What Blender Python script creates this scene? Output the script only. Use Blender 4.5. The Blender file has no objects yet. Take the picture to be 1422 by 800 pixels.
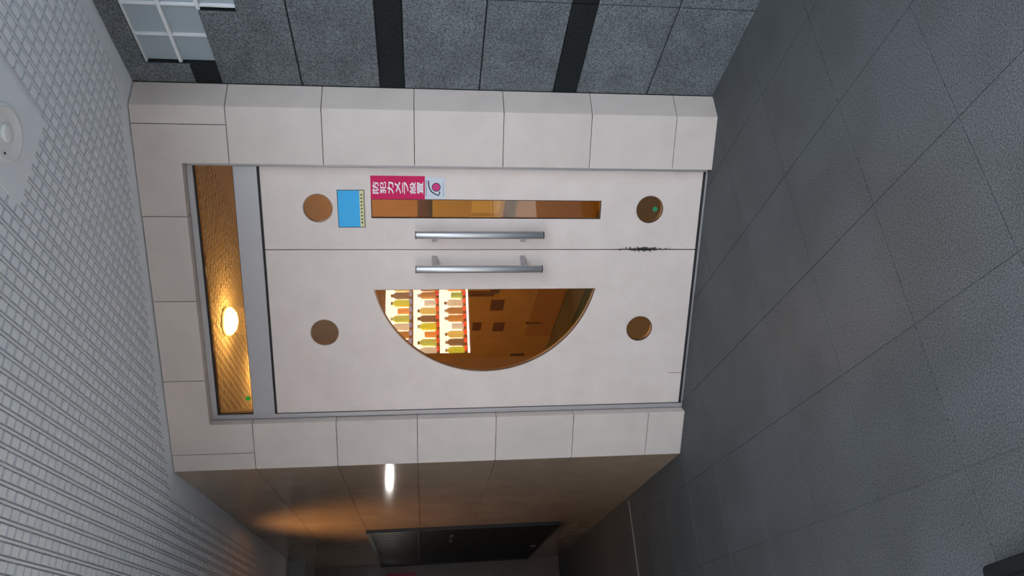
import bpy, bmesh, math, random
from mathutils import Vector, Matrix
random.seed(7)
sc = bpy.context.scene
COL = sc.collection
Q = math.sqrt(.5)

# ------------------------------------------------------------------ camera
cam_d = bpy.data.cameras.new('camera')
cam_d.sensor_fit = 'HORIZONTAL'; cam_d.sensor_width = 36.0
cam_d.lens = 36.0 * 1008.17 / 1422.0
cam_d.clip_start = .05; cam_d.clip_end = 200
cam = bpy.data.objects.new('camera', cam_d); COL.objects.link(cam)
cx = Vector((0.0298484, -0.1179157, -0.9925749))      # the phone was held on its side: picture right = down
cy = Vector((0.9529800, 0.3029445, -0.0073314))
cz = Vector((0.3015596, -0.9456852, 0.1214137))
M = Matrix((cx, cy, cz)).transposed().to_4x4(); M.translation = Vector((2.27172, -3.76826, 1.55))
cam.matrix_world = M
sc.camera = cam

# ------------------------------------------------------------------ world and exposure
w = bpy.data.worlds.new('sky'); sc.world = w; w.use_nodes = True
bg = w.node_tree.nodes['Background']
bg.inputs['Color'].default_value = (.77, .88, 1.0, 1); bg.inputs['Strength'].default_value = 2.6
vs = sc.view_settings
vs.view_transform = 'Standard'; vs.look = 'None'; vs.gamma = 1; vs.use_curve_mapping = False
vs.exposure = 0.47

# ------------------------------------------------------------------ dimensions
H = 2.947                 # ceiling height
W = 2.0076                # width of the entrance wall
LR = .1468                # return beside the granite wall
GX, GY = W + LR*Q, LR*Q   # foot of the granite wall
GA = (GX + GY)*Q; GM = (GY - GX)*Q
END_M = 4.64              # end of the side passage
IA = 2.45                 # far wall inside
ROWS = [0, .221, .675, 1.134, 1.589, 2.045, 2.503, H]

def AM(a, m, z=0): return Vector(((a - m)*Q, (a + m)*Q, z))   # grid of the building, 45 degrees to the entrance

# ------------------------------------------------------------------ helpers
def link(name, me, mat=None, parent=None, loc=(0,0,0), rz=0, smooth=False):
    o = bpy.data.objects.new(name, me); COL.objects.link(o)
    if mat is not None and me is not None and len(me.materials) == 0: me.materials.append(mat)
    o.location = loc; o.rotation_euler = (0, 0, rz); o.parent = parent
    if smooth and me is not None:
        for p in me.polygons: p.use_smooth = True
    return o
def tag(o, label, cat=None, group=None, kind=None):
    o['label'] = label
    if cat: o['category'] = cat
    if group: o['group'] = group
    if kind: o['kind'] = kind
    return o
def bm_mesh(bm, name='mesh'):
    bmesh.ops.recalc_face_normals(bm, faces=bm.faces)
    me = bpy.data.meshes.new(name); bm.to_mesh(me); bm.free(); return me
def add_box(bm, x0, x1, y0, y1, z0, z1, bev=0):
    vs = [bm.verts.new((x, y, z)) for x in (x0, x1) for y in (y0, y1) for z in (z0, z1)]
    fs = [bm.faces.new([vs[i] for i in f]) for f in ((0,1,3,2),(4,6,7,5),(0,4,5,1),(2,3,7,6),(0,2,6,4),(1,5,7,3))]
    if bev:
        es = list({e for f in fs for e in f.edges})
        bmesh.ops.bevel(bm, geom=es, offset=bev, segments=2, affect='EDGES', profile=.5)
    return bm
def box(*a, bev=0): return bm_mesh(add_box(bmesh.new(), *a, bev=bev))
def boxes(lst, bev=0):
    bm = bmesh.new()
    for b in lst: add_box(bm, *b, bev=bev)
    return bm_mesh(bm)
def slab(poly, y0, y1, bev=.0015):
    """plate with an outline in local x,z; front at y0, back at y1, front edge eased"""
    bm = bmesh.new()
    f = [bm.verts.new((x, y0, z)) for x, z in poly]; b = [bm.verts.new((x, y1, z)) for x, z in poly]
    ff = bm.faces.new(f); bm.faces.new(b[::-1])
    n = len(poly)
    for i in range(n): bm.faces.new((f[i], f[(i+1) % n], b[(i+1) % n], b[i]))
    if bev: bmesh.ops.bevel(bm, geom=list(ff.edges), offset=bev, segments=1, affect='EDGES')
    return bm_mesh(bm)
def rect(x0, x1, z0, z1): return [(x0, z0), (x1, z0), (x1, z1), (x0, z1)]
def circle(cx, cz, r, n=48): return [(cx + r*math.cos(2*math.pi*i/n), cz + r*math.sin(2*math.pi*i/n)) for i in range(n)]
def plate(outers, y0, y1, bev=0):
    """plate with holes: list of outlines (x,z), filled by the even-odd rule"""
    c = bpy.data.curves.new('c', 'CURVE'); c.dimensions = '2D'; c.fill_mode = 'BOTH'
    c.extrude = abs(y1 - y0)/2 - bev; c.bevel_depth = bev; c.bevel_resolution = 1; c.offset = -bev
    for pl in outers:
        s = c.splines.new('POLY'); s.points.add(len(pl) - 1)
        for p, (x, z) in zip(s.points, pl): p.co = (x, z, 0, 1)
        s.use_cyclic_u = True
    o = bpy.data.objects.new('c', c); COL.objects.link(o)
    me = bpy.data.meshes.new_from_object(o.evaluated_get(bpy.context.evaluated_depsgraph_get()))
    bpy.data.objects.remove(o); bpy.data.curves.remove(c)
    yc = (y0 + y1)/2
    for v in me.vertices: x, y, z = v.co; v.co = (x, yc - z, y)
    me.materials.clear()
    return me
def lathe(prof, n=40, axis='z'):
    bm = bmesh.new(); rings = []
    for r, z in prof:
        rings.append([bm.verts.new((r*math.cos(2*math.pi*i/n), r*math.sin(2*math.pi*i/n), z)) for i in range(n)] if r > 1e-6 else [bm.verts.new((0, 0, z))])
    for A, B in zip(rings, rings[1:]):
        for i in range(n):
            j = (i+1) % n
            if len(A) == 1 and len(B) == 1: continue
            if len(A) == 1: bm.faces.new((A[0], B[i], B[j]))
            elif len(B) == 1: bm.faces.new((A[i], B[0], A[j]))
            else: bm.faces.new((A[i], B[i], B[j], A[j]))
    return bm_mesh(bm)
def text_mesh(body, size, y, spacing=1.0, align='CENTER'):
    c = bpy.data.curves.new('t', 'FONT'); c.body = body; c.size = size; c.space_line = spacing
    c.align_x = align; c.align_y = 'CENTER'; c.extrude = .0003; c.offset = 0
    o = bpy.data.objects.new('t', c); COL.objects.link(o)
    me = bpy.data.meshes.new_from_object(o.evaluated_get(bpy.context.evaluated_depsgraph_get()))
    bpy.data.objects.remove(o); bpy.data.curves.remove(c)
    for v in me.vertices: x, yy, z = v.co; v.co = (x, y - z, yy)
    me.materials.clear()
    return me

# ------------------------------------------------------------------ materials
def mat(name, col, rough=.5, metal=0, spec=.5, emit=None, es=0):
    m = bpy.data.materials.new(name); m.use_nodes = True
    b = m.node_tree.nodes['Principled BSDF']
    b.inputs['Base Color'].default_value = (*col, 1); b.inputs['Roughness'].default_value = rough
    b.inputs['Metallic'].default_value = metal; b.inputs['Specular IOR Level'].default_value = spec
    if emit: b.inputs['Emission Color'].default_value = (*emit, 1); b.inputs['Emission Strength'].default_value = es
    return m
class NT:
    def __init__(s, m): s.t = m.node_tree; s.n = s.t.nodes; s.b = s.n['Principled BSDF']
    def add(s, typ, **kw):
        n = s.n.new(typ)
        for k, v in kw.items():
            if k in n.inputs: n.inputs[k].default_value = v
            else: setattr(n, k, v)
        return n
    def l(s, a, b): s.t.links.new(a, b)
def ramp(nt, src, stops):
    r = nt.n.new('ShaderNodeValToRGB'); el = r.color_ramp.elements
    while len(el) < len(stops): el.new(.5)
    for e, (p, c) in zip(el, stops): e.position = p; e.color = (*c, 1)
    nt.l(src, r.inputs['Fac']); return r
def stone(name, c0, c1, scale, rough, c2=None, scale2=None, spec=.5, bump=0, bscale=None, jitter=.06, low=.3, high=.7):
    """cloudy or speckled stone; each tile differs slightly"""
    m = mat(name, c0, rough, spec=spec); nt = NT(m)
    geo = nt.add('ShaderNodeNewGeometry')
    ns = nt.add('ShaderNodeTexNoise', Scale=scale, Detail=6.0, Roughness=.6); nt.l(geo.outputs['Position'], ns.inputs['Vector'])
    r = ramp(nt, ns.outputs['Fac'], [(low, c0), (high, c1)])
    out = r.outputs['Color']
    if scale2:
        n2 = nt.add('ShaderNodeTexNoise', Scale=scale2, Detail=2.0, Roughness=.5); nt.l(geo.outputs['Position'], n2.inputs['Vector'])
        r2 = ramp(nt, n2.outputs['Fac'], [(.38, tuple(x for x in c2)), (.62, (1, 1, 1))])
        mx = nt.add('ShaderNodeMix', data_type='RGBA', blend_type='MULTIPLY'); mx.inputs[0].default_value = 1
        nt.l(out, mx.inputs[6]); nt.l(r2.outputs['Color'], mx.inputs[7]); out = mx.outputs[2]
    oi = nt.add('ShaderNodeObjectInfo')
    mr = nt.add('ShaderNodeMapRange'); mr.inputs[3].default_value = 1 - jitter; mr.inputs[4].default_value = 1 + jitter
    nt.l(oi.outputs['Random'], mr.inputs[0])
    hs = nt.add('ShaderNodeHueSaturation'); nt.l(mr.outputs[0], hs.inputs['Value']); nt.l(out, hs.inputs['Color'])
    nt.l(hs.outputs['Color'], nt.b.inputs['Base Color'])
    if bump:
        nb = nt.add('ShaderNodeTexNoise', Scale=bscale or scale, Detail=3.0); nt.l(geo.outputs['Position'], nb.inputs['Vector'])
        bp = nt.add('ShaderNodeBump', Strength=bump, Distance=.004); nt.l(nb.outputs['Fac'], bp.inputs['Height']); nt.l(bp.outputs['Normal'], nt.b.inputs['Normal'])
    return m

BEIGE = stone('beige_stone_tile', (.575, .492, .447), (.645, .557, .505), 5, .45, jitter=.03)
GROUT = mat('grout', (.17, .15, .135), .9)
BROWN = stone('polished_beige_stone', (.33, .235, .165), (.41, .30, .215), 4, .08, jitter=.05, spec=.55)
GRANITE = stone('flamed_grey_granite', (.036, .042, .047), (.235, .26, .275), 160, .75, (.8, .8, .8), 6, jitter=.05, bump=.2, bscale=220, low=.36, high=.64)
GRAN_SM = stone('dark_band_granite', (.006, .008, .009), (.030, .034, .036), 130, .65, spec=.2, jitter=.05, low=.4, high=.8)
BLACKJ = mat('dark_joint', (.01, .012, .014), .8)
FLOOR = stone('flamed_floor_granite', (.026, .0265, .027), (.106, .110, .114), 190, .6, (.85, .84, .82), 2.5, spec=.25, jitter=.025, bump=.25, bscale=220, low=.34, high=.66)
FGROUT = mat('floor_grout', (.12, .12, .12), .8)
CEIL = stone('white_ceiling_panel', (.76, .78, .81), (.82, .84, .87), 12, .8, jitter=0)
REDDISH = stone('reddish_brown_tile', (.15, .095, .075), (.20, .13, .10), 4, .3, jitter=.04)
WHITE = mat('white_paint', (.75, .76, .77), .45)
PLAST = mat('white_plastic', (.78, .78, .77), .35)
ALU = mat('anodised_aluminium', (.46, .435, .44), .45, .35)
STEEL = mat('satin_steel', (.56, .55, .56), .38, .85)
DARK = mat('black_gasket', (.012, .012, .013), .6)
FROST = mat('frosted_glass', (.36, .42, .46), .35)
BLACKM = mat('black_metal', (.010, .012, .013), .42, spec=.4)
WOOD = stone('brown_panelling', (.36, .245, .105), (.44, .30, .13), 3, .35, jitter=.08)
WOODD = mat('dark_wood', (.09, .035, .014), .4)
ORANGE = mat('orange_brown_panel', (.30, .175, .065), .4)
RUBBER = mat('black_rubber', (.007, .007, .008), .7, spec=.12)

def glass(name, tint, refl):
    m = bpy.data.materials.new(name); m.use_nodes = True; t = m.node_tree; t.nodes.clear()
    o = t.nodes.new('ShaderNodeOutputMaterial'); tr = t.nodes.new('ShaderNodeBsdfTransparent'); gl = t.nodes.new('ShaderNodeBsdfGlossy'); mx = t.nodes.new('ShaderNodeMixShader')
    lw = t.nodes.new('ShaderNodeLayerWeight'); lw.inputs['Blend'].default_value = .25
    mr = t.nodes.new('ShaderNodeMapRange'); mr.inputs[3].default_value = refl; mr.inputs[4].default_value = .9
    t.links.new(lw.outputs['Fresnel'], mr.inputs[0]); t.links.new(mr.outputs[0], mx.inputs[0])
    tr.inputs['Color'].default_value = (*tint, 1); gl.inputs['Roughness'].default_value = .004; gl.inputs['Color'].default_value = (1, .97, .92, 1)
    t.links.new(tr.outputs[0], mx.inputs[1]); t.links.new(gl.outputs[0], mx.inputs[2]); t.links.new(mx.outputs[0], o.inputs[0])
    return m
BRONZE = glass('bronze_film_glass', (.82, .66, .38), .075)
CLEAR = glass('clear_glass', (.97, .97, .97), .03)

def leaf_mat():
    """pale stone-look laminate with black rubbing marks along the meeting edge near the floor"""
    m = stone('pale_laminate', (.665, .56, .51), (.73, .62, .57), 7, .42, jitter=0); nt = NT(m)
    src = nt.b.inputs['Base Color'].links[0].from_socket
    geo = nt.add('ShaderNodeNewGeometry'); sp = nt.add('ShaderNodeSeparateXYZ'); nt.l(geo.outputs['Position'], sp.inputs[0])
    def math_(op, a, b=None):
        n = nt.add('ShaderNodeMath', operation=op)
        for i, v in enumerate((a, b)):
            if v is None: continue
            if isinstance(v, (int, float)): n.inputs[i].default_value = v
            else: nt.l(v, n.inputs[i])
        return n.outputs[0]
    dx = math_('ABSOLUTE', math_('SUBTRACT', sp.outputs[0], 1.274))
    ex = math_('SUBTRACT', 1, math_('DIVIDE', dx, .032)); ex = math_('MAXIMUM', ex, 0)
    dz = math_('ABSOLUTE', math_('SUBTRACT', sp.outputs[2], .33)); ez = math_('MAXIMUM', math_('SUBTRACT', 1, math_('DIVIDE', dz, .32)), 0)
    ns = nt.add('ShaderNodeTexNoise', Scale=75.0, Detail=5.0, Roughness=.7); nt.l(geo.outputs['Position'], ns.inputs['Vector'])
    k = math_('ADD', math_('MULTIPLY', math_('MULTIPLY', ex, ez), .55), ns.outputs['Fac'])
    r = ramp(nt, k, [(.80, (0, 0, 0)), (.88, (1, 1, 1))])
    mx = nt.add('ShaderNodeMix', data_type='RGBA'); nt.l(r.outputs['Color'], mx.inputs[0]); nt.l(src, mx.inputs[6]); mx.inputs[7].default_value = (.03, .028, .026, 1)
    nt.l(mx.outputs[2], nt.b.inputs['Base Color'])
    return m
LEAF = leaf_mat()

# ------------------------------------------------------------------ ground, floor, ceiling
PA0, PA1, PM0, PM1 = -3.9, 2.6, -5.2, 5.2
CM0 = -2.55              # edge of the porch ceiling
g = link('ground', box(-30, 30, -30, 30, -.4, -.06), stone('paving', (.44, .44, .44), (.54, .54, .54), 60, .8), loc=(0, 0, 0), rz=math.pi/4)
tag(g, 'grey street paving around the porch', kind='structure')
fl = link('floor', box(PA0, PA1, PM0, PM1, -.055, -.004), FGROUT, rz=math.pi/4)   # local x = a, local y = m
tag(fl, 'dark grey flamed granite floor tiles laid at an angle to the door', kind='structure')
PT = .456
def tilemesh(w_, d_):
    bm = bmesh.new(); add_box(bm, -w_/2, w_/2, -d_/2, d_/2, -.012, 0)
    es = [e for e in bm.edges if all(v.co.z > -.001 for v in e.verts)]
    bmesh.ops.bevel(bm, geom=es, offset=.0012, segments=1, affect='EDGES')
    return bm_mesh(bm)
ftile = tilemesh(PT - .003, PT - .003)
ai0 = math.ceil((PA0 + .19)/PT) ; mi0 = math.ceil((PM0 + 1.86)/PT)
for i in range(ai0 - 1, 40):
    for j in range(mi0 - 1, 40):
        a0, a1 = max(PA0, -.19 + i*PT), min(PA1 - .0, -.19 + (i+1)*PT)
        m0, m1 = max(PM0, -1.86 + j*PT), min(PM1, -1.86 + (j+1)*PT)
        if a1 - a0 < .05 or m1 - m0 < .05: continue
        if a0 > GA + .25 and m1 < -1.8: continue
        full = a1 - a0 > PT - .001 and m1 - m0 > PT - .001
        link('floor_tile', ftile if full else tilemesh(a1 - a0 - .004, m1 - m0 - .004), FLOOR, fl, ((a0+a1)/2, (m0+m1)/2, 0))

ce = link('ceiling', box(PA0, PA1, CM0, PM1, H + .004, H + .3), CEIL, rz=math.pi/4)
tag(ce, 'white ceiling moulded with rows of small square pads', kind='structure')
PD = .0556
def relief():
    V, F = [], []
    MI = []
    def pad(a0, a1, m0, m1, h, e):
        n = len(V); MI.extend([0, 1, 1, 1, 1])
        z0, z1 = H + .0045, H + .004 - h*1.2
        V.extend([(a0, m0, z0), (a1, m0, z0), (a1, m1, z0), (a0, m1, z0), (a0+e, m0+e, z1), (a1-e, m0+e, z1), (a1-e, m1-e, z1), (a0+e, m1-e, z1)])
        F.extend([(n+4, n+7, n+6, n+5), (n, n+4, n+5, n+1), (n+1, n+5, n+6, n+2), (n+2, n+6, n+7, n+3), (n+3, n+7, n+4, n)])
    rng = random.Random(3); SEG = []
    i0, i1 = int(PA0/PD) + 1, int(2.35/PD); j0, j1 = int(PM0/PD) + 1, int(4.0/PD)
    for i in range(i0, i1):
        a = -.294 + .0055 + i*PD
        if a < PA0 + .08 or a > 2.36: continue
        run = None; segs = []
        for j in range(j0, j1):
            m = -1.594 + j*PD + rng.uniform(-.002, .002)
            x, y = (a - m)*Q, (a + m)*Q
            ok = m > CM0 + .06
            if .44 < a < .835 and -2.37 < m < -1.985: ok = False
            inside = a > .16 and y > .30
            if not inside:
                if y > -.105: ok = ok and a < -.15
                if a > GA - .1 : ok = False
                if a > -.15 and y > -.105: ok = False
                if m > .9 and a < -1.45: ok = False
                if m > 3.6: ok = False
            else:
                if m < -1.2: ok = False
            if ok:
                pad(a - .0178, a + .0178, m - .0232, m + .0232, .0065 + rng.uniform(-.0015, .0008), .0012)
                if run is None: run = m
                last = m
            elif run is not None: segs.append((run, last)); run = None
        if run is not None: segs.append((run, last))
        SEG.extend((s0, s1, a) for s0, s1 in segs)
        for s0, s1 in segs: pad(a + .0228, a + .0328, s0 - .02, s1 + .02, .005, .001)
    for s0, s1, a in SEG:                                # grey sheet behind each row, shade between pads put into its colour
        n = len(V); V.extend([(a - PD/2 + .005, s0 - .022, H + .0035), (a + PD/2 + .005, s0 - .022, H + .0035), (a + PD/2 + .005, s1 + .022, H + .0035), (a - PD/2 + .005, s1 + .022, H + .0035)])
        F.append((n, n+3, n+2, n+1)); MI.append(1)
    me = bpy.data.meshes.new('relief'); me.from_pydata(V, [], F); me.update()
    me.materials.append(CEIL); me.materials.append(mat('ceiling_gap_shade', (.57, .58, .61), .8))  # greyer pad sides and sheet paint in the shade of the gaps
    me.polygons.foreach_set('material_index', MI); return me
link('access_panel', box(.452, .828, -2.358, -1.992, H - .006, H + .005, bev=.002), CEIL, ce)
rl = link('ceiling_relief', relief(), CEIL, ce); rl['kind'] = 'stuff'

# ------------------------------------------------------------------ entrance wall
GAP = .0018
wf = link('wall_front', boxes([(0.02, .27, .006, .16, 0, H), (1.745, W-.02, .006, .16, 0, H), (.27, 1.745, .006, .16, 2.745, H)]), GROUT)
tag(wf, 'pale beige tiled entrance wall around the double door', kind='structure')
def tile(parent, poly, m, y1=.008, bev=.0013, name='tile'):
    xs = [p[0] for p in poly]; zs = [p[1] for p in poly]
    x0, z0 = min(xs), min(zs); xc = (x0 + max(xs))/2
    pl = [(x - xc, z - z0) for x, z in poly]
    return link(name, slab(pl, 0, y1, bev), m, parent, (xc, 0, z0))
def shrink(x0, x1, z0, z1, l=GAP, r=GAP, b=GAP, t=GAP): return rect(x0 + l, x1 - r, z0 + b, z1 - t)
for z0, z1 in zip(ROWS[:-2], ROWS[1:-1]):
    b = 0 if z0 == 0 else GAP
    tile(wf, shrink(0, .285, z0, z1, 0, 0, b), BEIGE, .06)
    tile(wf, shrink(1.73, W, z0, z1, 0, 0, b), BEIGE, .06)
z0, z1 = ROWS[-2], H
tile(wf, shrink(0, .103, z0, z1, 0), BEIGE, .02)
tile(wf, [(.103+GAP, z0+GAP), (.285, z0+GAP), (.285, 2.73), (.553-GAP, 2.73), (.553-GAP, z1), (.103+GAP, z1)], BEIGE, .06)
tile(wf, shrink(.553, 1.009, 2.73, z1, b=0), BEIGE, .06)
tile(wf, shrink(1.009, 1.46, 2.73, z1, b=0), BEIGE, .06)
tile(wf, [(1.46+GAP, 2.73), (1.73, 2.73), (1.73, z0+GAP), (1.919-GAP, z0+GAP), (1.919-GAP, z1), (1.46+GAP, z1)], BEIGE, .06)
tile(wf, shrink(1.919, W, z0, z1, r=0), BEIGE, .02)

wr = link('trim_1', box(0.02, LR, .008, .08, 0, H), GROUT, loc=(W, 0, 0), rz=math.pi/4)
tag(wr, 'narrow beige tiled return between the entrance wall and the granite wall', kind='structure')
for z0, z1 in zip(ROWS[:-1], ROWS[1:]):
    tile(wr, shrink(0.0, LR, z0, z1, 0, .004, 0 if z0 == 0 else GAP), BEIGE, .012)
jt = link('trim_2', box(-.006, 0, -.002, .03, 0, H), BLACKJ, loc=(GX, GY, 0), rz=-math.pi/4)
tag(jt, 'black sealant joint where beige tile meets grey granite', kind='structure')

# ------------------------------------------------------------------ granite wall and lattice window
GL = 2.4
JS = [0, .571, 1.142, 1.713, GL]
wg = link('wall_right', boxes([(0, GL, .012, .05, 0, 2.36), (0, .442, .012, .05, 2.36, 2.526), (0, .116, .012, .05, 2.526, H), (.116, GL, .012, .05, 2.852, H), (0, GL, .05, .2, 0, H)]), BLACKJ, loc=(GX, GY, 0), rz=-math.pi/4)
tag(wg, 'grey granite panel wall with two dark horizontal bands', kind='structure')
GG = .0032
bands = [(0, .365, 0), (.365, .748, 0), (.748, .868, 1), (.868, 1.255, 0), (1.255, 1.637, 0), (1.637, 1.758, 1), (1.758, 2.143, 0)]
for z0, z1, d in bands:
    for s0, s1 in zip(JS[:-1], JS[1:]):
        g_ = 0.0008 if d else GG
        tile(wg, shrink(s0, s1, z0, z1, GG if s0 else 0, GG, 0 if z0 == 0 else g_, g_), GRAN_SM if d else GRANITE, .012, .002, 'granite_panel')
z0, z1, st = 2.143, 2.526, .442
tile(wg, [(0, z0+GG), (.571-GG, z0+GG), (.571-GG, 2.36), (st, 2.36), (st, z1), (0, z1)], GRANITE, .012, .002, 'granite_panel')
for s0, s1 in zip(JS[1:-1], JS[2:]): tile(wg, shrink(s0, s1, z0, 2.36, GG, GG, GG, 0), GRANITE, .012, .002, 'granite_panel')
tile(wg, shrink(0, .116, 2.526, 2.652, 0, 0, 0, .0008), GRAN_SM, .012, .002, 'granite_panel')
tile(wg, [(0, 2.652), (.116, 2.652), (.116, 2.852), (.571-GG, 2.852), (.571-GG, H), (0, H)], GRANITE, .012, .002, 'granite_panel')
for s0, s1 in zip(JS[1:-1], JS[2:]): tile(wg, shrink(s0, s1, 2.852, H, GG, GG, 0, 0), GRANITE, .012, .002, 'granite_panel')

wn = link('window_1', boxes([(.116, GL, .0405, .0495, 2.526, 2.852), (.442, GL, .0405, .0495, 2.36, 2.526)]), BLACKJ, loc=(GX, GY, 0), rz=-math.pi/4)
tag(wn, 'stepped window of small frosted panes with white bars high in the granite wall', kind='structure')
cols = [.118 + .0, .288, .464, .640, .816, .992, 1.168, 1.344, 1.52, 1.696, 1.872, 2.048, 2.224, GL]
zr = [2.362, 2.527, 2.691, 2.852]
for k, (z0, z1) in enumerate(zip(zr[:-1], zr[1:])):
    for s0, s1 in zip(cols[:-1], cols[1:]):
        if k == 0 and s0 < .45: continue
        link('pane', slab(rect(s0 + .004, s1 - .004, z0 + .004, z1 - .004), .028, .0405, .003), FROST, wn)
for k, s in enumerate(cols[1:-1]):
    link('glazing_bar', box(s - .006, s + .006, .016, .0405, 2.527 if s < .45 else 2.362, 2.852, bev=.002), WHITE, wn)
for z, s0 in ((2.527, .44), (2.691, .118)):
    link('glazing_bar', box(s0 + .004, GL, .012, .0405, z - .008, z + .008, bev=.002), WHITE, wn)
link('frame_strip', box(.118, GL, .012, .0405, 2.844, 2.851, bev=.001), WHITE, wn)

# ------------------------------------------------------------------ side passage: polished wall, end wall, far wall
LL = 4.64
wl = link('wall_left', box(-LL - .2, -.012, .008, .16, 0, H), GROUT, rz=-math.pi/4)
tag(wl, 'polished brownish stone wall receding into the dark side passage', kind='structure')
for r_, (z0, z1) in enumerate(zip(ROWS[:-1], ROWS[1:])):
    s = 0; first = True
    while s < LL - .01:
        s1 = min(LL, s + .91)
        tile(wl, shrink(-s1, -s, z0, z1, .001, 0 if first else .001, 0 if z0 == 0 else .0012, .0012), BROWN, .010, .0006)
        s = s1; first = False
P = AM(0, END_M)
we = link('wall_end', box(-1.62, .0, 0, .2, 0, H), mat('passage_end_paint', (.42, .33, .28), .5), loc=P, rz=math.pi/4)
tag(we, 'plain wall closing the end of the side passage', kind='structure')
for z0, z1 in zip(ROWS[:-1], ROWS[1:]):
    for s in range(4):
        x1 = -s*.405; x0 = x1 - .405
        link('tile', slab(shrink(x0, x1, z0, z1, .001, .001, .0012, .0012), -.008, 0, .0006), REDDISH, we)
wo = link('wall_passage', box(.25, 4.84, 0, .2, 0, H), mat('passage_paint', (.16, .12, .095), .5), loc=AM(-1.62, 0), rz=math.radians(135))
tag(wo, 'plain wall across the side passage from the polished stone wall', kind='structure')
bk = link('trim_3', box(-1.62, -.001, -.75, -.009, 2.78, H), mat('bulkhead_paint', (.30, .30, .28), .6), loc=P, rz=math.pi/4)
tag(bk, 'boxed bulkhead under the ceiling at the end of the side passage', kind='structure')

# black folding shutter on the polished wall
sh = tag(link('folding_shutter', None, rz=-math.pi/4), 'black metal shutter of upright slats on the polished passage wall', 'shutter')
X0, X1, Z0, Z1, ZM = -4.56, -2.24, .372, 2.046, 1.608
link('frame', boxes([(X0, X1, -.03, -.001, Z0, Z0 + .03), (X0, X1, -.03, -.001, Z1 - .03, Z1), (X0, X0 + .03, -.03, -.001, Z0 + .03, Z1 - .03), (X1 - .03, X1, -.03, -.001, Z0 + .03, Z1 - .03), (X0 + .03, X1 - .03, -.03, -.001, ZM - .008, ZM + .008)]), BLACKM, sh)
n = 26; wd = (X1 - X0 - .06)/n
def slat_mesh(h):
    bm = bmesh.new(); pr = [(-wd/2 + .002, -.008), (-wd/4, -.022), (wd/4, -.022), (wd/2 - .002, -.008), (wd/2 - .002, -.002), (-wd/2 + .002, -.002)]
    lo = [bm.verts.new((x, y, 0)) for x, y in pr]; hi = [bm.verts.new((x, y, h)) for x, y in pr]
    bm.faces.new(lo[::-1]); bm.faces.new(hi)
    for i in range(6): bm.faces.new((lo[i], lo[(i+1) % 6], hi[(i+1) % 6], hi[i]))
    return bm_mesh(bm)
sA, sB = slat_mesh(ZM - .008 - Z0 - .03), slat_mesh(Z1 - .03 - ZM - .008)
for i in range(n):
    x = X0 + .03 + wd*(i + .5)
    link('slat', sA, BLACKM, sh, (x, 0, Z0 + .03)); link('slat', sB, BLACKM, sh, (x, 0, ZM + .008))
link('arrow_mark', slab([(-3.545 - .045, .47), (-3.545 + .045, .47), (-3.545, .41)], -.024, -.022, 0), WHITE, sh)
for x in (-2.62, -2.9): link('pull', box(x - .05, x + .05, -.034, -.021, 1.30, 1.325, bev=.003), mat('dark_pull', (.08, .085, .09), .4) if x == -2.62 else bpy.data.materials['dark_pull'], sh)

# small light and red notice on the end wall of the passage
l1 = link('passage_light', None, loc=P, rz=math.pi/4); tag(l1, 'small lit white wall light on the end wall of the side passage', 'light')
link('housing', box(-1.12, -.87, -.03, -.009, 1.92, 2.012, bev=.004), PLAST, l1)
link('diffuser', box(-1.105, -.885, -.055, -.03, 1.935, 1.998, bev=.008), mat('lamp_white', (1, 1, 1), .5, emit=(1, .95, .88), es=22), l1)
rn = link('red_notice', box(-.22, -.095, -.011, -.0085, 1.66, 1.985), mat('notice_red', (.45, .02, .06), .4), loc=P, rz=math.pi/4)
tag(rn, 'red notice stuck on the end wall of the side passage', 'notice')

def downlight(name, loc, label, power, col, r=.06, es=8, aim=(0, 0, 0)):
    o = link(name, None, loc=loc); tag(o, label, 'light', None)
    link('ring', lathe([(r*1.25, 0), (r*1.25, -.006), (r, -.008), (r, .0)]), PLAST, o, smooth=True)
    link('lens', lathe([(0, -.004), (r, -.004)]), mat(name + '_glow', (1, .9, .7), .4, emit=col, es=es), o)
    ld = bpy.data.lights.new(name, 'SPOT'); ld.energy = power; ld.color = col; ld.spot_size = math.radians(100); ld.spot_blend = 1; ld.shadow_soft_size = .05
    lo = bpy.data.objects.new('lamp', ld); COL.objects.link(lo); lo.parent = o; lo.location = (0, 0, -.03); lo.rotation_euler = aim
    return o
downlight('corridor_downlight', AM(-.85, 1.75, H), 'warm round downlight in the ceiling of the side passage', 46, (1, .54, .20), es=.4, aim=(math.radians(42)*Q, -math.radians(42)*Q, 0))

# metal strip across the passage floor
ms = link('floor_strip', box(-1.58, -.03, -.006, .006, 0, .003), STEEL, loc=AM(0, 1.285), rz=math.pi/4)
tag(ms, 'thin bright metal strip across the side passage floor', 'metal strip')

# ------------------------------------------------------------------ door frame, leaves, transom
LY = .06                                      # face of the leaves
fr = link('trim_4', boxes([(.289, .314, .054, .13, 0, 2.728), (1.712, 1.728, .054, .13, 0, 2.728), (.314, 1.712, .054, .13, 2.698, 2.728), (.3141, 1.7119, .052, .13, 2.386, 2.503)], bev=.0015), ALU)
tag(fr, 'grey aluminium door frame with wide transom bar', kind='structure')
gk = link('trim_5', boxes([(.2852, .289, .0585, .12, 0, 2.7285), (.3145, .3175, .062, .1, .005, 2.38), (.3145, 1.7115, .064, .1, 2.376, 2.3855), (.319, 1.707, .07, .085, 2.504, 2.509), (.3145, .319, .066, .09, 2.504, 2.697), (.319, 1.7115, .06, .09, 2.69, 2.6975)]), DARK)
tag(gk, 'black gasket lines inside the door frame', kind='structure')
w2 = link('window_2', box(.3195, 1.7115, .078, .084, 2.5095, 2.6895), BRONZE); tag(w2, 'long bronze tinted transom pane above the double door', kind='structure')
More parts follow.
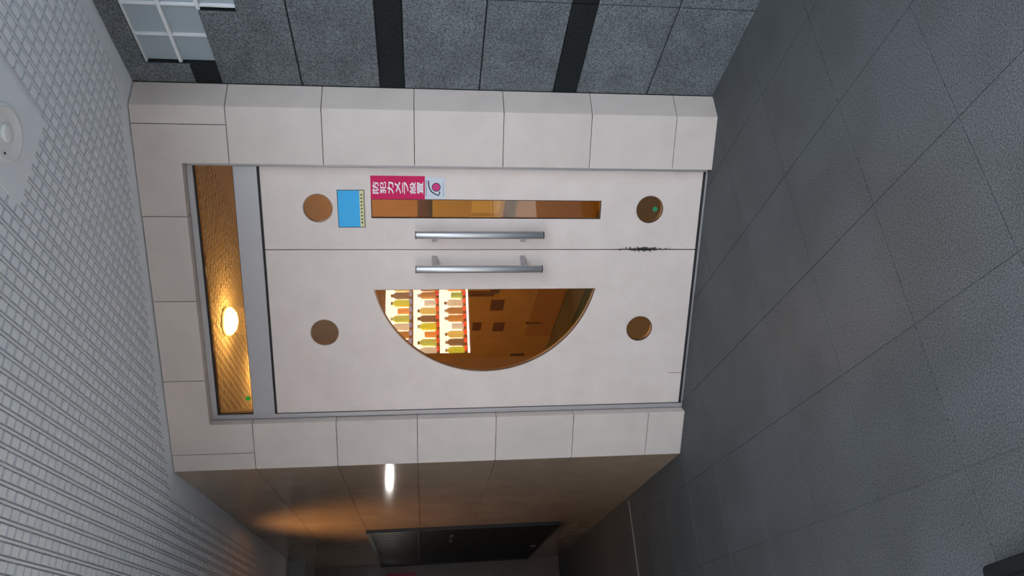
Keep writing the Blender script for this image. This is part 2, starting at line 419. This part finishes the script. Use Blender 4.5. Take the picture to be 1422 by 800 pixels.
td = link('trim_6', boxes([(.315, 1.712, .05, .14, 0.0005, .006), (.33, .55, .043, .05, .0005, .010), (1.02, 1.70, .045, .05, .0005, .009)], bev=.001), STEEL)
link('leak_stop', box(.318, 1.711, .066, .098, .006, .0215), DARK, td)  # dark strip added to stop hall light leaking under the leaves
tag(td, 'steel threshold strip under the double door', kind='structure')

ARC_C, ARC_R, CH = (1.178, 1.20), .631, 1.046
a0 = math.acos((CH - ARC_C[0])/ARC_R)
def segment(dr=0, ch=CH):
    R = ARC_R + dr; a = math.acos((ch - ARC_C[0])/R)
    return [(ARC_C[0] + R*math.cos(t), ARC_C[1] + R*math.sin(t)) for t in [a + (2*math.pi - 2*a)*i/72 for i in range(73)]]
def ring(outer, inner): return [outer, inner]
def leaf(name, x0, x1, holes, label, rims):
    o = link(name, plate([rect(x0, x1, .022, 2.374)] + holes, LY, LY + .04, .001), LEAF); tag(o, label, kind='structure')
    for h in holes:
        pass
    return o
RC = [(1.496, 2.093), (1.499, .306)]; LC = [(.801, 2.09), (.798, .306)]; CR = .0765
d1 = leaf('door_1', 1.2745, 1.7105, [circle(*c, CR) for c in RC] + [rect(1.4435, 1.5465, .581, 1.819)], 'narrow pale door leaf with a tall slot window and two round windows', None)
d2 = leaf('door_2', .3185, 1.2695, [circle(*c, CR) for c in LC] + [segment()], 'wide pale door leaf with a half-moon window and two round windows', None)
BRZ = mat('bronze_edge', (.22, .16, .12), .3, .8)
for d, cs in ((d1, RC), (d2, LC)):
    for c in cs:
        link('round_pane', plate([circle(*c, CR - .0005)], .078, .083), BRONZE, d)
        link('round_rim', plate([circle(*c, CR - .0004), circle(*c, CR - .004)], LY + .002, .077), BRZ, d)
link('slot_pane', box(1.444, 1.546, .074, .079, .5815, 1.8185), BRONZE, d1)
link('slot_bead', plate([rect(1.444, 1.546, .5815, 1.8185), rect(1.447, 1.543, .5845, 1.8155)], LY + .002, .0735), DARK, d1)
link('half_moon_pane', plate([segment(-.0006, CH - .0006)], .074, .079), BRONZE, d2)
link('half_moon_rim', plate([segment(-.0006, CH - .0006), segment(-.006, CH - .002)], LY + .001, .0735), BRZ, d2)
link('crack', box(.512, .5145, LY - .0004, LY + .001, .023, .105), DARK, d2)
def handle(parent, xb, xr):
    yb = -.012
    prof = [(0, 0), (.0185, 0), (.0205, .003), (.0205, .685), (.0185, .688), (0, .688)]
    h = link('pull_handle', lathe(prof, 28), STEEL, parent, (xb, yb, .903), smooth=False)
    for p in h.data.polygons: p.use_smooth = abs(p.normal.z) < .5
    for z in (1.489, 1.008):
        bm = bmesh.new(); hw, hz = .009, .0135
        dx, dy = xr - xb, LY - yb; L = math.hypot(dx, dy); nx, ny = -dy/L*hw, dx/L*hw
        A = Vector((dx*.12, dy*.12)); B = Vector((dx, dy))
        vs_ = [bm.verts.new((p.x + s*nx, p.y + s*ny if p is A else p.y, zz)) for p in (A, B) for s in (-1, 1) for zz in (z - .903 - hz, z - .903 + hz)]
        for f in ((0,1,3,2),(4,6,7,5),(0,4,5,1),(2,3,7,6),(0,2,6,4),(1,5,7,3)): bm.faces.new([vs_[i] for i in f])
        bmesh.ops.recalc_face_normals(bm, faces=bm.faces)
        bmesh.ops.bevel(bm, geom=list(bm.edges), offset=.0015, segments=1, affect='EDGES')
        link('post', bm_mesh(bm), STEEL, h)
    for z in (.004, .684):
        link('end_cap', lathe([(.0207, z - .002), (.0212, z - .0015), (.0212, z + .0015), (.0207, z + .002)], 28), DARK, h)
handle(d1, 1.370, 1.322); handle(d2, 1.182, 1.232)

# ------------------------------------------------------------------ stickers on the narrow leaf
SY = LY - .0005
def printmat(n, c): return mat(n, c, .45, spec=.2)
sr = link('camera_notice', None, loc=(1.609, SY, 1.432)); tag(sr, 'red and white security camera notice stuck on the narrow door leaf', 'sticker')
link('red_field', slab([(-.0615, .1055), (.061, .105), (.061, .387), (-.0635, .387)], -.0008, 0, 0), printmat('print_red', (.60, .012, .10)), sr)
link('white_field', slab([(-.059, 0), (.054, 0), (.056, .1055), (-.0595, .1055)], -.0008, 0, 0), printmat('print_white', (.62, .64, .70)), sr)
lb = bmesh.new()                                   # seven characters, one under the other; strokes thickened all round
CH_H = .270/7
for i_, ch in enumerate('防犯カメラ設置'):
    tm = text_mesh(ch, .05, 0)
    zs = [v.co.z for v in tm.vertices]; xs = [v.co.x for v in tm.vertices]
    kz = min(CH_H*.80/(max(zs) - min(zs)), 1.0); kx = .062/max(max(xs) - min(xs), .035)
    zc = (max(zs) + min(zs))/2; xc = (max(xs) + min(xs))/2
    for k_, (ax, az) in enumerate(((-1, -1), (1, -1), (-1, 1), (1, 1), (0, 0))):
        n0 = len(lb.verts); lb.from_mesh(tm); lb.verts.ensure_lookup_table()
        for v in lb.verts[n0:]:
            v.co.x = (v.co.x - xc)*kx - .002 + ax*.0009; v.co.z = (v.co.z - zc)*kz + .381 - CH_H*(i_ + .5) + az*.0005; v.co.y -= .0012 + k_*.00004
tm = bm_mesh(lb)
link('lettering', tm, printmat('print_letter', (.85, .80, .82)), sr)
NAVY = printmat('print_navy', (.02, .03, .05))
lx, lz = .003, .046
link('logo_disc', plate([circle(lx, lz, .0195, 32)], -.0016, -.001), printmat('print_pink', (.62, .05, .20)), sr)
link('logo_outline', plate([circle(lx, lz, .0235, 32), circle(lx, lz, .0195, 32)], -.0017, -.0009), NAVY, sr)
def stroke(pts, wd_, y0, y1):
    L_, R_ = [], []
    for i, p in enumerate(pts):
        a = Vector(pts[max(0, i-1)]); b = Vector(pts[min(len(pts)-1, i+1)]); d_ = (b - a).normalized(); nn = Vector((-d_.y, d_.x))*wd_/2
        L_.append((p[0] + nn.x, p[1] + nn.y)); R_.append((p[0] - nn.x, p[1] - nn.y))
    return plate([L_ + R_[::-1]], y0, y1)
pts = [(.038, .086), (.022, .086), (.006, .084), (-.010, .078), (-.022, .069), (-.031, .056), (-.037, .043), (-.041, .034), (-.030, .029), (-.019, .027)]
link('logo_stroke', stroke(pts, .0065, -.0017, -.0009), NAVY, sr)
link('small_print', boxes([(-.045 + .0075*i, -.045 + .0075*i + .005, -.0014, -.0008, .0965, .1005) for i in range(12)] ), printmat('print_grey', (.08, .085, .11)), sr)['kind'] = 'stuff'
link('small_print', boxes([(-.046 + .006*i, -.046 + .006*i + .004, -.0014, -.0008, .008, .0105) for i in range(14)]), bpy.data.materials['print_grey'], sr)['kind'] = 'stuff'

bc = link('blue_card', None, loc=(1.495, SY, 1.851)); tag(bc, 'light blue card with black border and yellow strip stuck beside the round window', 'sticker')
bc.rotation_euler = (0, math.radians(-.6), 0)
link('border', slab([(-.1, 0), (.1, 0), (.1, .141), (-.1, .141)], -.0008, 0, 0), NAVY, bc)
link('blue_field', slab([(-.0965, .026), (.0965, .026), (.0965, .1375), (-.0965, .1375)], -.0013, -.0007, 0), printmat('print_blue', (.06, .43, .80)), bc)
link('yellow_strip', slab([(-.0965, .0035), (.0965, .0035), (.0965, .026), (-.0965, .026)], -.0013, -.0007, 0), printmat('print_yellow', (.70, .66, .33)), bc)
link('strip_marks', boxes([(-.078 + .0185*i, -.078 + .0185*i + .008, -.0017, -.0012, .0125, .0205) for i in range(9)] + [(-.09, .09, -.0016, -.0012, .0065, .0075)]), NAVY, bc)
GRN = printmat('print_green', (.02, .26, .12))
gd = link('green_dot', plate([circle(0, 0, .0135, 24)], -.0006, 0), GRN, loc=(1.498, .0779, .271)); tag(gd, 'small green dot sticker on the round window low in the narrow leaf', 'sticker')
gd2 = link('green_dot', plate([circle(0, 0, .014, 24)], -.0006, 0), printmat('print_green_bright', (.05, .50, .05)), loc=(.405, .0779, 2.532)); tag(gd2, 'small green dot sticker in the corner of the transom pane', 'sticker')

# ------------------------------------------------------------------ hall behind the door
wi = link('wall_hall', box(-5.2, 1.7, .01, .15, 0, H), GROUT, loc=AM(IA, 0), rz=-math.pi/4)     # local x = -m
tag(wi, 'brown panelled wall of the warmly lit hall behind the glass', kind='structure')
edges = [-1.7, -.6, .4, 1.4, 2.4, 3.41, 4.42, 5.2]
for m0, m1 in zip(edges[:-1], edges[1:]):
    for z0, z1 in ((0, 1.59), (1.59, H)):
        tile(wi, shrink(-m1, -m0, z0, z1, .003, .003, .003 if z0 else 0, .003), WOOD, .010, .002, 'hall_panel')
for m0, m1, z0, z1 in ((2.80, 3.07, .665, .812), (3.40, 3.64, .605, .738), (3.39, 3.61, .88, .98)):
    link('plate', box(-m1, -m0, -.004, 0, z0, z1, bev=.001), WOODD, wi)
for m, z0 in ((3.415, .175), (4.40, .26)): link('slot', box(-m - .03, -m + .03, -.006, 0, z0, z0 + .18, bev=.002), DARK, wi)
link('kick_panel', box(-3.80, -2.57, -.006, 0, 0.01, .33, bev=.002), ORANGE, wi)
wt = link('wall_hall_end', box(0.15, IA, 0, .15, 0, H), WOOD, loc=AM(0, 5.05), rz=math.pi/4); tag(wt, 'brown far end wall of the hall behind the door', kind='structure')
wb = link('wall_hall_side', box(GA + .2, IA, 0, .1, 0, H), WOOD, loc=AM(0, -1.45), rz=math.radians(45)); tag(wb, 'brown near side wall of the hall behind the door', kind='structure')
nb = link('notice_board', None, loc=AM(IA, 0), rz=-math.pi/4); tag(nb, 'yellowish notice board in a dark wooden frame on the hall wall', 'notice board')
BX0, BX1, BZ0, BZ1 = -2.64, -.55, .80, 1.585
link('frame', plate([rect(BX0, BX1, BZ0, BZ1), rect(BX0 + .07, BX1 - .07, BZ0 + .05, BZ1 - .09)], -.04, -.0005, .002), WOODD, nb)
link('backing', box(BX0 + .065, BX1 - .065, -.012, -.001, BZ0 + .045, BZ1 - .085), mat('board_yellow', (.42, .36, .06), .6), nb)
for i in range(8): link('sheet', box(BX0 + .14 + i*.24, BX0 + .14 + i*.24 + .19, -.014, -.012, .88, 1.13), mat('paper_yellow', (.62, .60, .25), .6) if i == 0 else bpy.data.materials['paper_yellow'], nb)
mt = link('door_mat', None, loc=AM(0, 0), rz=math.pi/4); tag(mt, 'dark green floor mat inside the hall', 'mat')
MATG = stone('green_mat', (.006, .022, .016), (.014, .04, .03), 200, .9)
link('pile', box(1.05, 2.02, 1.2, 2.5, 0.0, .010, bev=.003), MATG, mt)
ed = link('edging', plate([rect(1.02, 2.05, 1.17, 2.53), rect(1.05, 2.02, 1.2, 2.5)], -.006, 0), RUBBER, mt)
for v in ed.data.vertices: x, y, z = v.co; v.co = (x, z, -y)

def dome_lamp(loc, label, power, glow=0):
    o = link('dome_lamp', None, loc=loc); tag(o, label, 'light', 'warm ceiling lamps in the hall')
    link('base', lathe([(0, 0), (.095, 0), (.10, -.012), (.085, -.022), (0, -.022)]), PLAST, o, smooth=True)
    link('shade', lathe([(.082, -.022), (.10, -.03), (.098, -.05), (.07, -.075), (.03, -.088), (0, -.09)]), mat('dome_glow', (1, .9, .7), .4, emit=(1, .78, .46), es=12), o, smooth=True)
    ld = bpy.data.lights.new('hall_lamp', 'SPOT'); ld.energy = power; ld.color = (1, .66, .34); ld.shadow_soft_size = .1; ld.spot_size = math.radians(160); ld.spot_blend = 1
    lo = bpy.data.objects.new('lamp', ld); COL.objects.link(lo); lo.parent = o; lo.location = (0, 0, -.1)
    if glow:
        l2 = bpy.data.lights.new('hall_lamp_glow', 'POINT'); l2.energy = glow; l2.color = (1, .66, .34); l2.shadow_soft_size = .1
        lo = bpy.data.objects.new('bulb', l2); COL.objects.link(lo); lo.parent = o; lo.location = (0, 0, -.13)
dome_lamp((.44, 1.25, H), 'lit warm dome lamp on the hall ceiling behind the transom', 100, 9)
dome_lamp((-.22, 1.93, H), 'second lit dome lamp deeper in the hall, half hidden by the transom bar', 160, 8)
dome_lamp(AM(1.3, 3.7, H), 'third dome lamp, added to brighten the far end of the hall', 160)  # extra lamp, added to light the panelling behind the half-moon pane

# ------------------------------------------------------------------ ceiling detector, black slab
dt = link('heat_detector', None, loc=(1.98, -1.10, H)); tag(dt, 'round white heat detector on the porch ceiling', 'detector')
link('mount', lathe([(0, .004), (.099, .004), (.099, -.010), (.093, -.015), (.084, -.013), (.06, -.008), (.036, -.007), (0, -.007)]), PLAST, dt, smooth=True)
link('sensor', lathe([(.030, -.007), (.030, -.015), (.025, -.018), (0, -.018)]), PLAST, dt, smooth=True)
link('indicator', lathe([(.005, -.006), (.005, -.0125), (0, -.013)], 12), DARK, dt, (-.062, -.035, 0))
bs = link('stand_base', None, loc=(.995, -2.289, 0), rz=math.atan2(-.63, .77)); tag(bs, 'low black slab with rounded corners on the porch floor', 'base')
def rrect(x0, x1, y0, y1, r, n=6):
    P_ = []
    for cx_, cy_, a in ((x1-r, y1-r, 0), (x0+r, y1-r, 90), (x0+r, y0+r, 180), (x1-r, y0+r, 270)):
        P_ += [(cx_ + r*math.cos(math.radians(a + 90*i/n)), cy_ + r*math.sin(math.radians(a + 90*i/n))) for i in range(n+1)]
    return P_
def flat(me):
    for v in me.vertices: x, y, z = v.co; v.co = (x, z, -y)
    return me
link('body', flat(plate([rrect(-.012, .40, -.42, .004, .02)], -.05, 0, .004)), RUBBER, bs)
link('top_plate', flat(plate([rrect(.03, .36, -.38, -.04, .02)], -.056, -.0495, .001)), RUBBER, bs)

# ------------------------------------------------------------------ drinks machine at the porch edge (mirrored in the half-moon window)
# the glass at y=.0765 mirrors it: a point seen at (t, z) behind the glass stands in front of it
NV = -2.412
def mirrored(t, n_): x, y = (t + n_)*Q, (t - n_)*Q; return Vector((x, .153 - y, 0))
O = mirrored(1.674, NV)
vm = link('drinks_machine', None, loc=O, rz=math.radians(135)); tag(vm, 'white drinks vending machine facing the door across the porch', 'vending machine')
# local: x from -1.15 (far from frame) ... outward = -y ; the display runs to negative x
D0, D1 = -1.06, 0.0
VW = mat('machine_white', (.70, .70, .70), .35); VD = mat('machine_dark', (.03, .03, .035), .4)
link('body', boxes([(D0 - .06, D1 + .06, .14, .72, .1, 2.16), (D0 - .06, D0, -.01, .14, .1, 2.16), (D1, D1 + .06, -.01, .14, .1, 2.16), (D0, D1, -.01, .14, 2.07, 2.16), (D0, D1, -.01, .14, .1, 1.085)], bev=.004), mat('machine_brown', (.10, .05, .025), .5), vm)
link('plinth', box(D0 - .05, D1 + .05, .02, .70, 0, .1), VD, vm)
LIT = mat('lit_backing', (.8, .8, .8), .5, emit=(1, .98, .95), es=6.5)
ROWZ = [(1.155, 1.386), (1.43, 1.652), (1.70, 1.935)]
for z0, z1 in ROWZ: link('lit_back', box(D0 + .02, D1 - .03, .12, .139, z0, z1), LIT, vm)
link('light_bar', box(D0 + .01, D1 - .01, 0, .03, 1.095, 1.112, bev=.003), mat('light_bar', (1, 1, 1), .5, emit=(1, .98, .95), es=10), vm)
PRICE = [mat('price_red', (.7, .03, .03), .4, emit=(1, .08, .05), es=3.4), bpy.data.materials['price_red'] if 'price_red' in bpy.data.materials else None, mat('price_blue', (.1, .2, .6), .4, emit=(.3, .5, 1), es=2.0)]
PRICE[1] = PRICE[0]
bcols = [(.55, .60, .05), (.65, .50, .15), (.45, .20, .06), (.60, .55, .45), (.70, .25, .08), (.10, .08, .07), (.62, .60, .55), (.30, .15, .06), (.40, .50, .12)]
caps = [mat('cap_white', (.8, .8, .8), .4, emit=(1, 1, 1), es=.8), mat('cap_dark', (.03, .04, .08), .4)]  # white caps glow slightly, imitating the display light on them
bprof = [(0, 0), (.033, 0), (.037, .006), (.037, .135), (.033, .150), (.016, .165), (.015, .178)]
cprof = [(.0175, .172), (.0175, .192), (0, .193)]
canp = [(0, 0), (.028, .0), (.032, .008), (.032, .11), (.027, .122), (0, .122)]
bm0, cm0, kn0 = lathe(bprof, 16), lathe(cprof, 12), lathe(canp, 16)
for r_, (z0, z1) in enumerate(ROWZ):
    link('shelf', box(D0 + .005, D1 - .005, .03, .139, z0 - .03, z0 - .012), VD, vm)
    for i in range(11):
        link('price_tag', box(D1 - .09 - i*.088, D1 - .035 - i*.088, .018, .03, z0 - .034, z0 - .008, bev=.002), PRICE[r_], vm)
    for i in range(11):
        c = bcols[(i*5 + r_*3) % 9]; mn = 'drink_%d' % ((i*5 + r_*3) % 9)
        m_ = bpy.data.materials.get(mn) or mat(mn, c, .35, emit=c, es=4.0)  # drinks glow in their own colour, standing in for display light
        x = D1 - .062 - i*.088
        can = (i + r_) % 4 == 3
        me = (kn0 if can else bm0).copy()
        b_ = link('sample_can' if can else 'sample_bottle', me, m_, vm, (x, .075, z0 - .012), smooth=True)
        if not can: link('cap', cm0.copy(), caps[(i//2 + r_) % 2], b_, smooth=True)
link('front_glass', box(D0, D1, 0.0, .004, 1.114, 2.069), CLEAR, vm)
link('dispenser_flap', box(D0 + .15, D1 - .35, -.02, -.0105, .25, .48, bev=.004), VD, vm)
link('coin_panel', box(D1 - .27, D1 - .08, -.018, -.0105, .62, 1.02, bev=.004), VD, vm)

# street side beyond the porch
wsd2 = link('wall_sky_block', box(-14, 14, 0, .4, 0, 3.6), stone('sky_block_grey', (.34, .34, .34), (.42, .42, .42), 2, .7), loc=AM(0, -10.5), rz=math.radians(225))  # out of view, added to keep low sky light off the return
tag(wsd2, 'unseen grey front added across the lane to block low sky light', kind='structure')
wsid = link('wall_street', box(-12, 12, 0, .4, 0, 4.2), stone('street_facade', (.15, .135, .12), (.22, .20, .18), 2, .7), loc=AM(-9.5, 0), rz=math.radians(135))
tag(wsid, 'dark building front across the street from the porch', kind='structure')
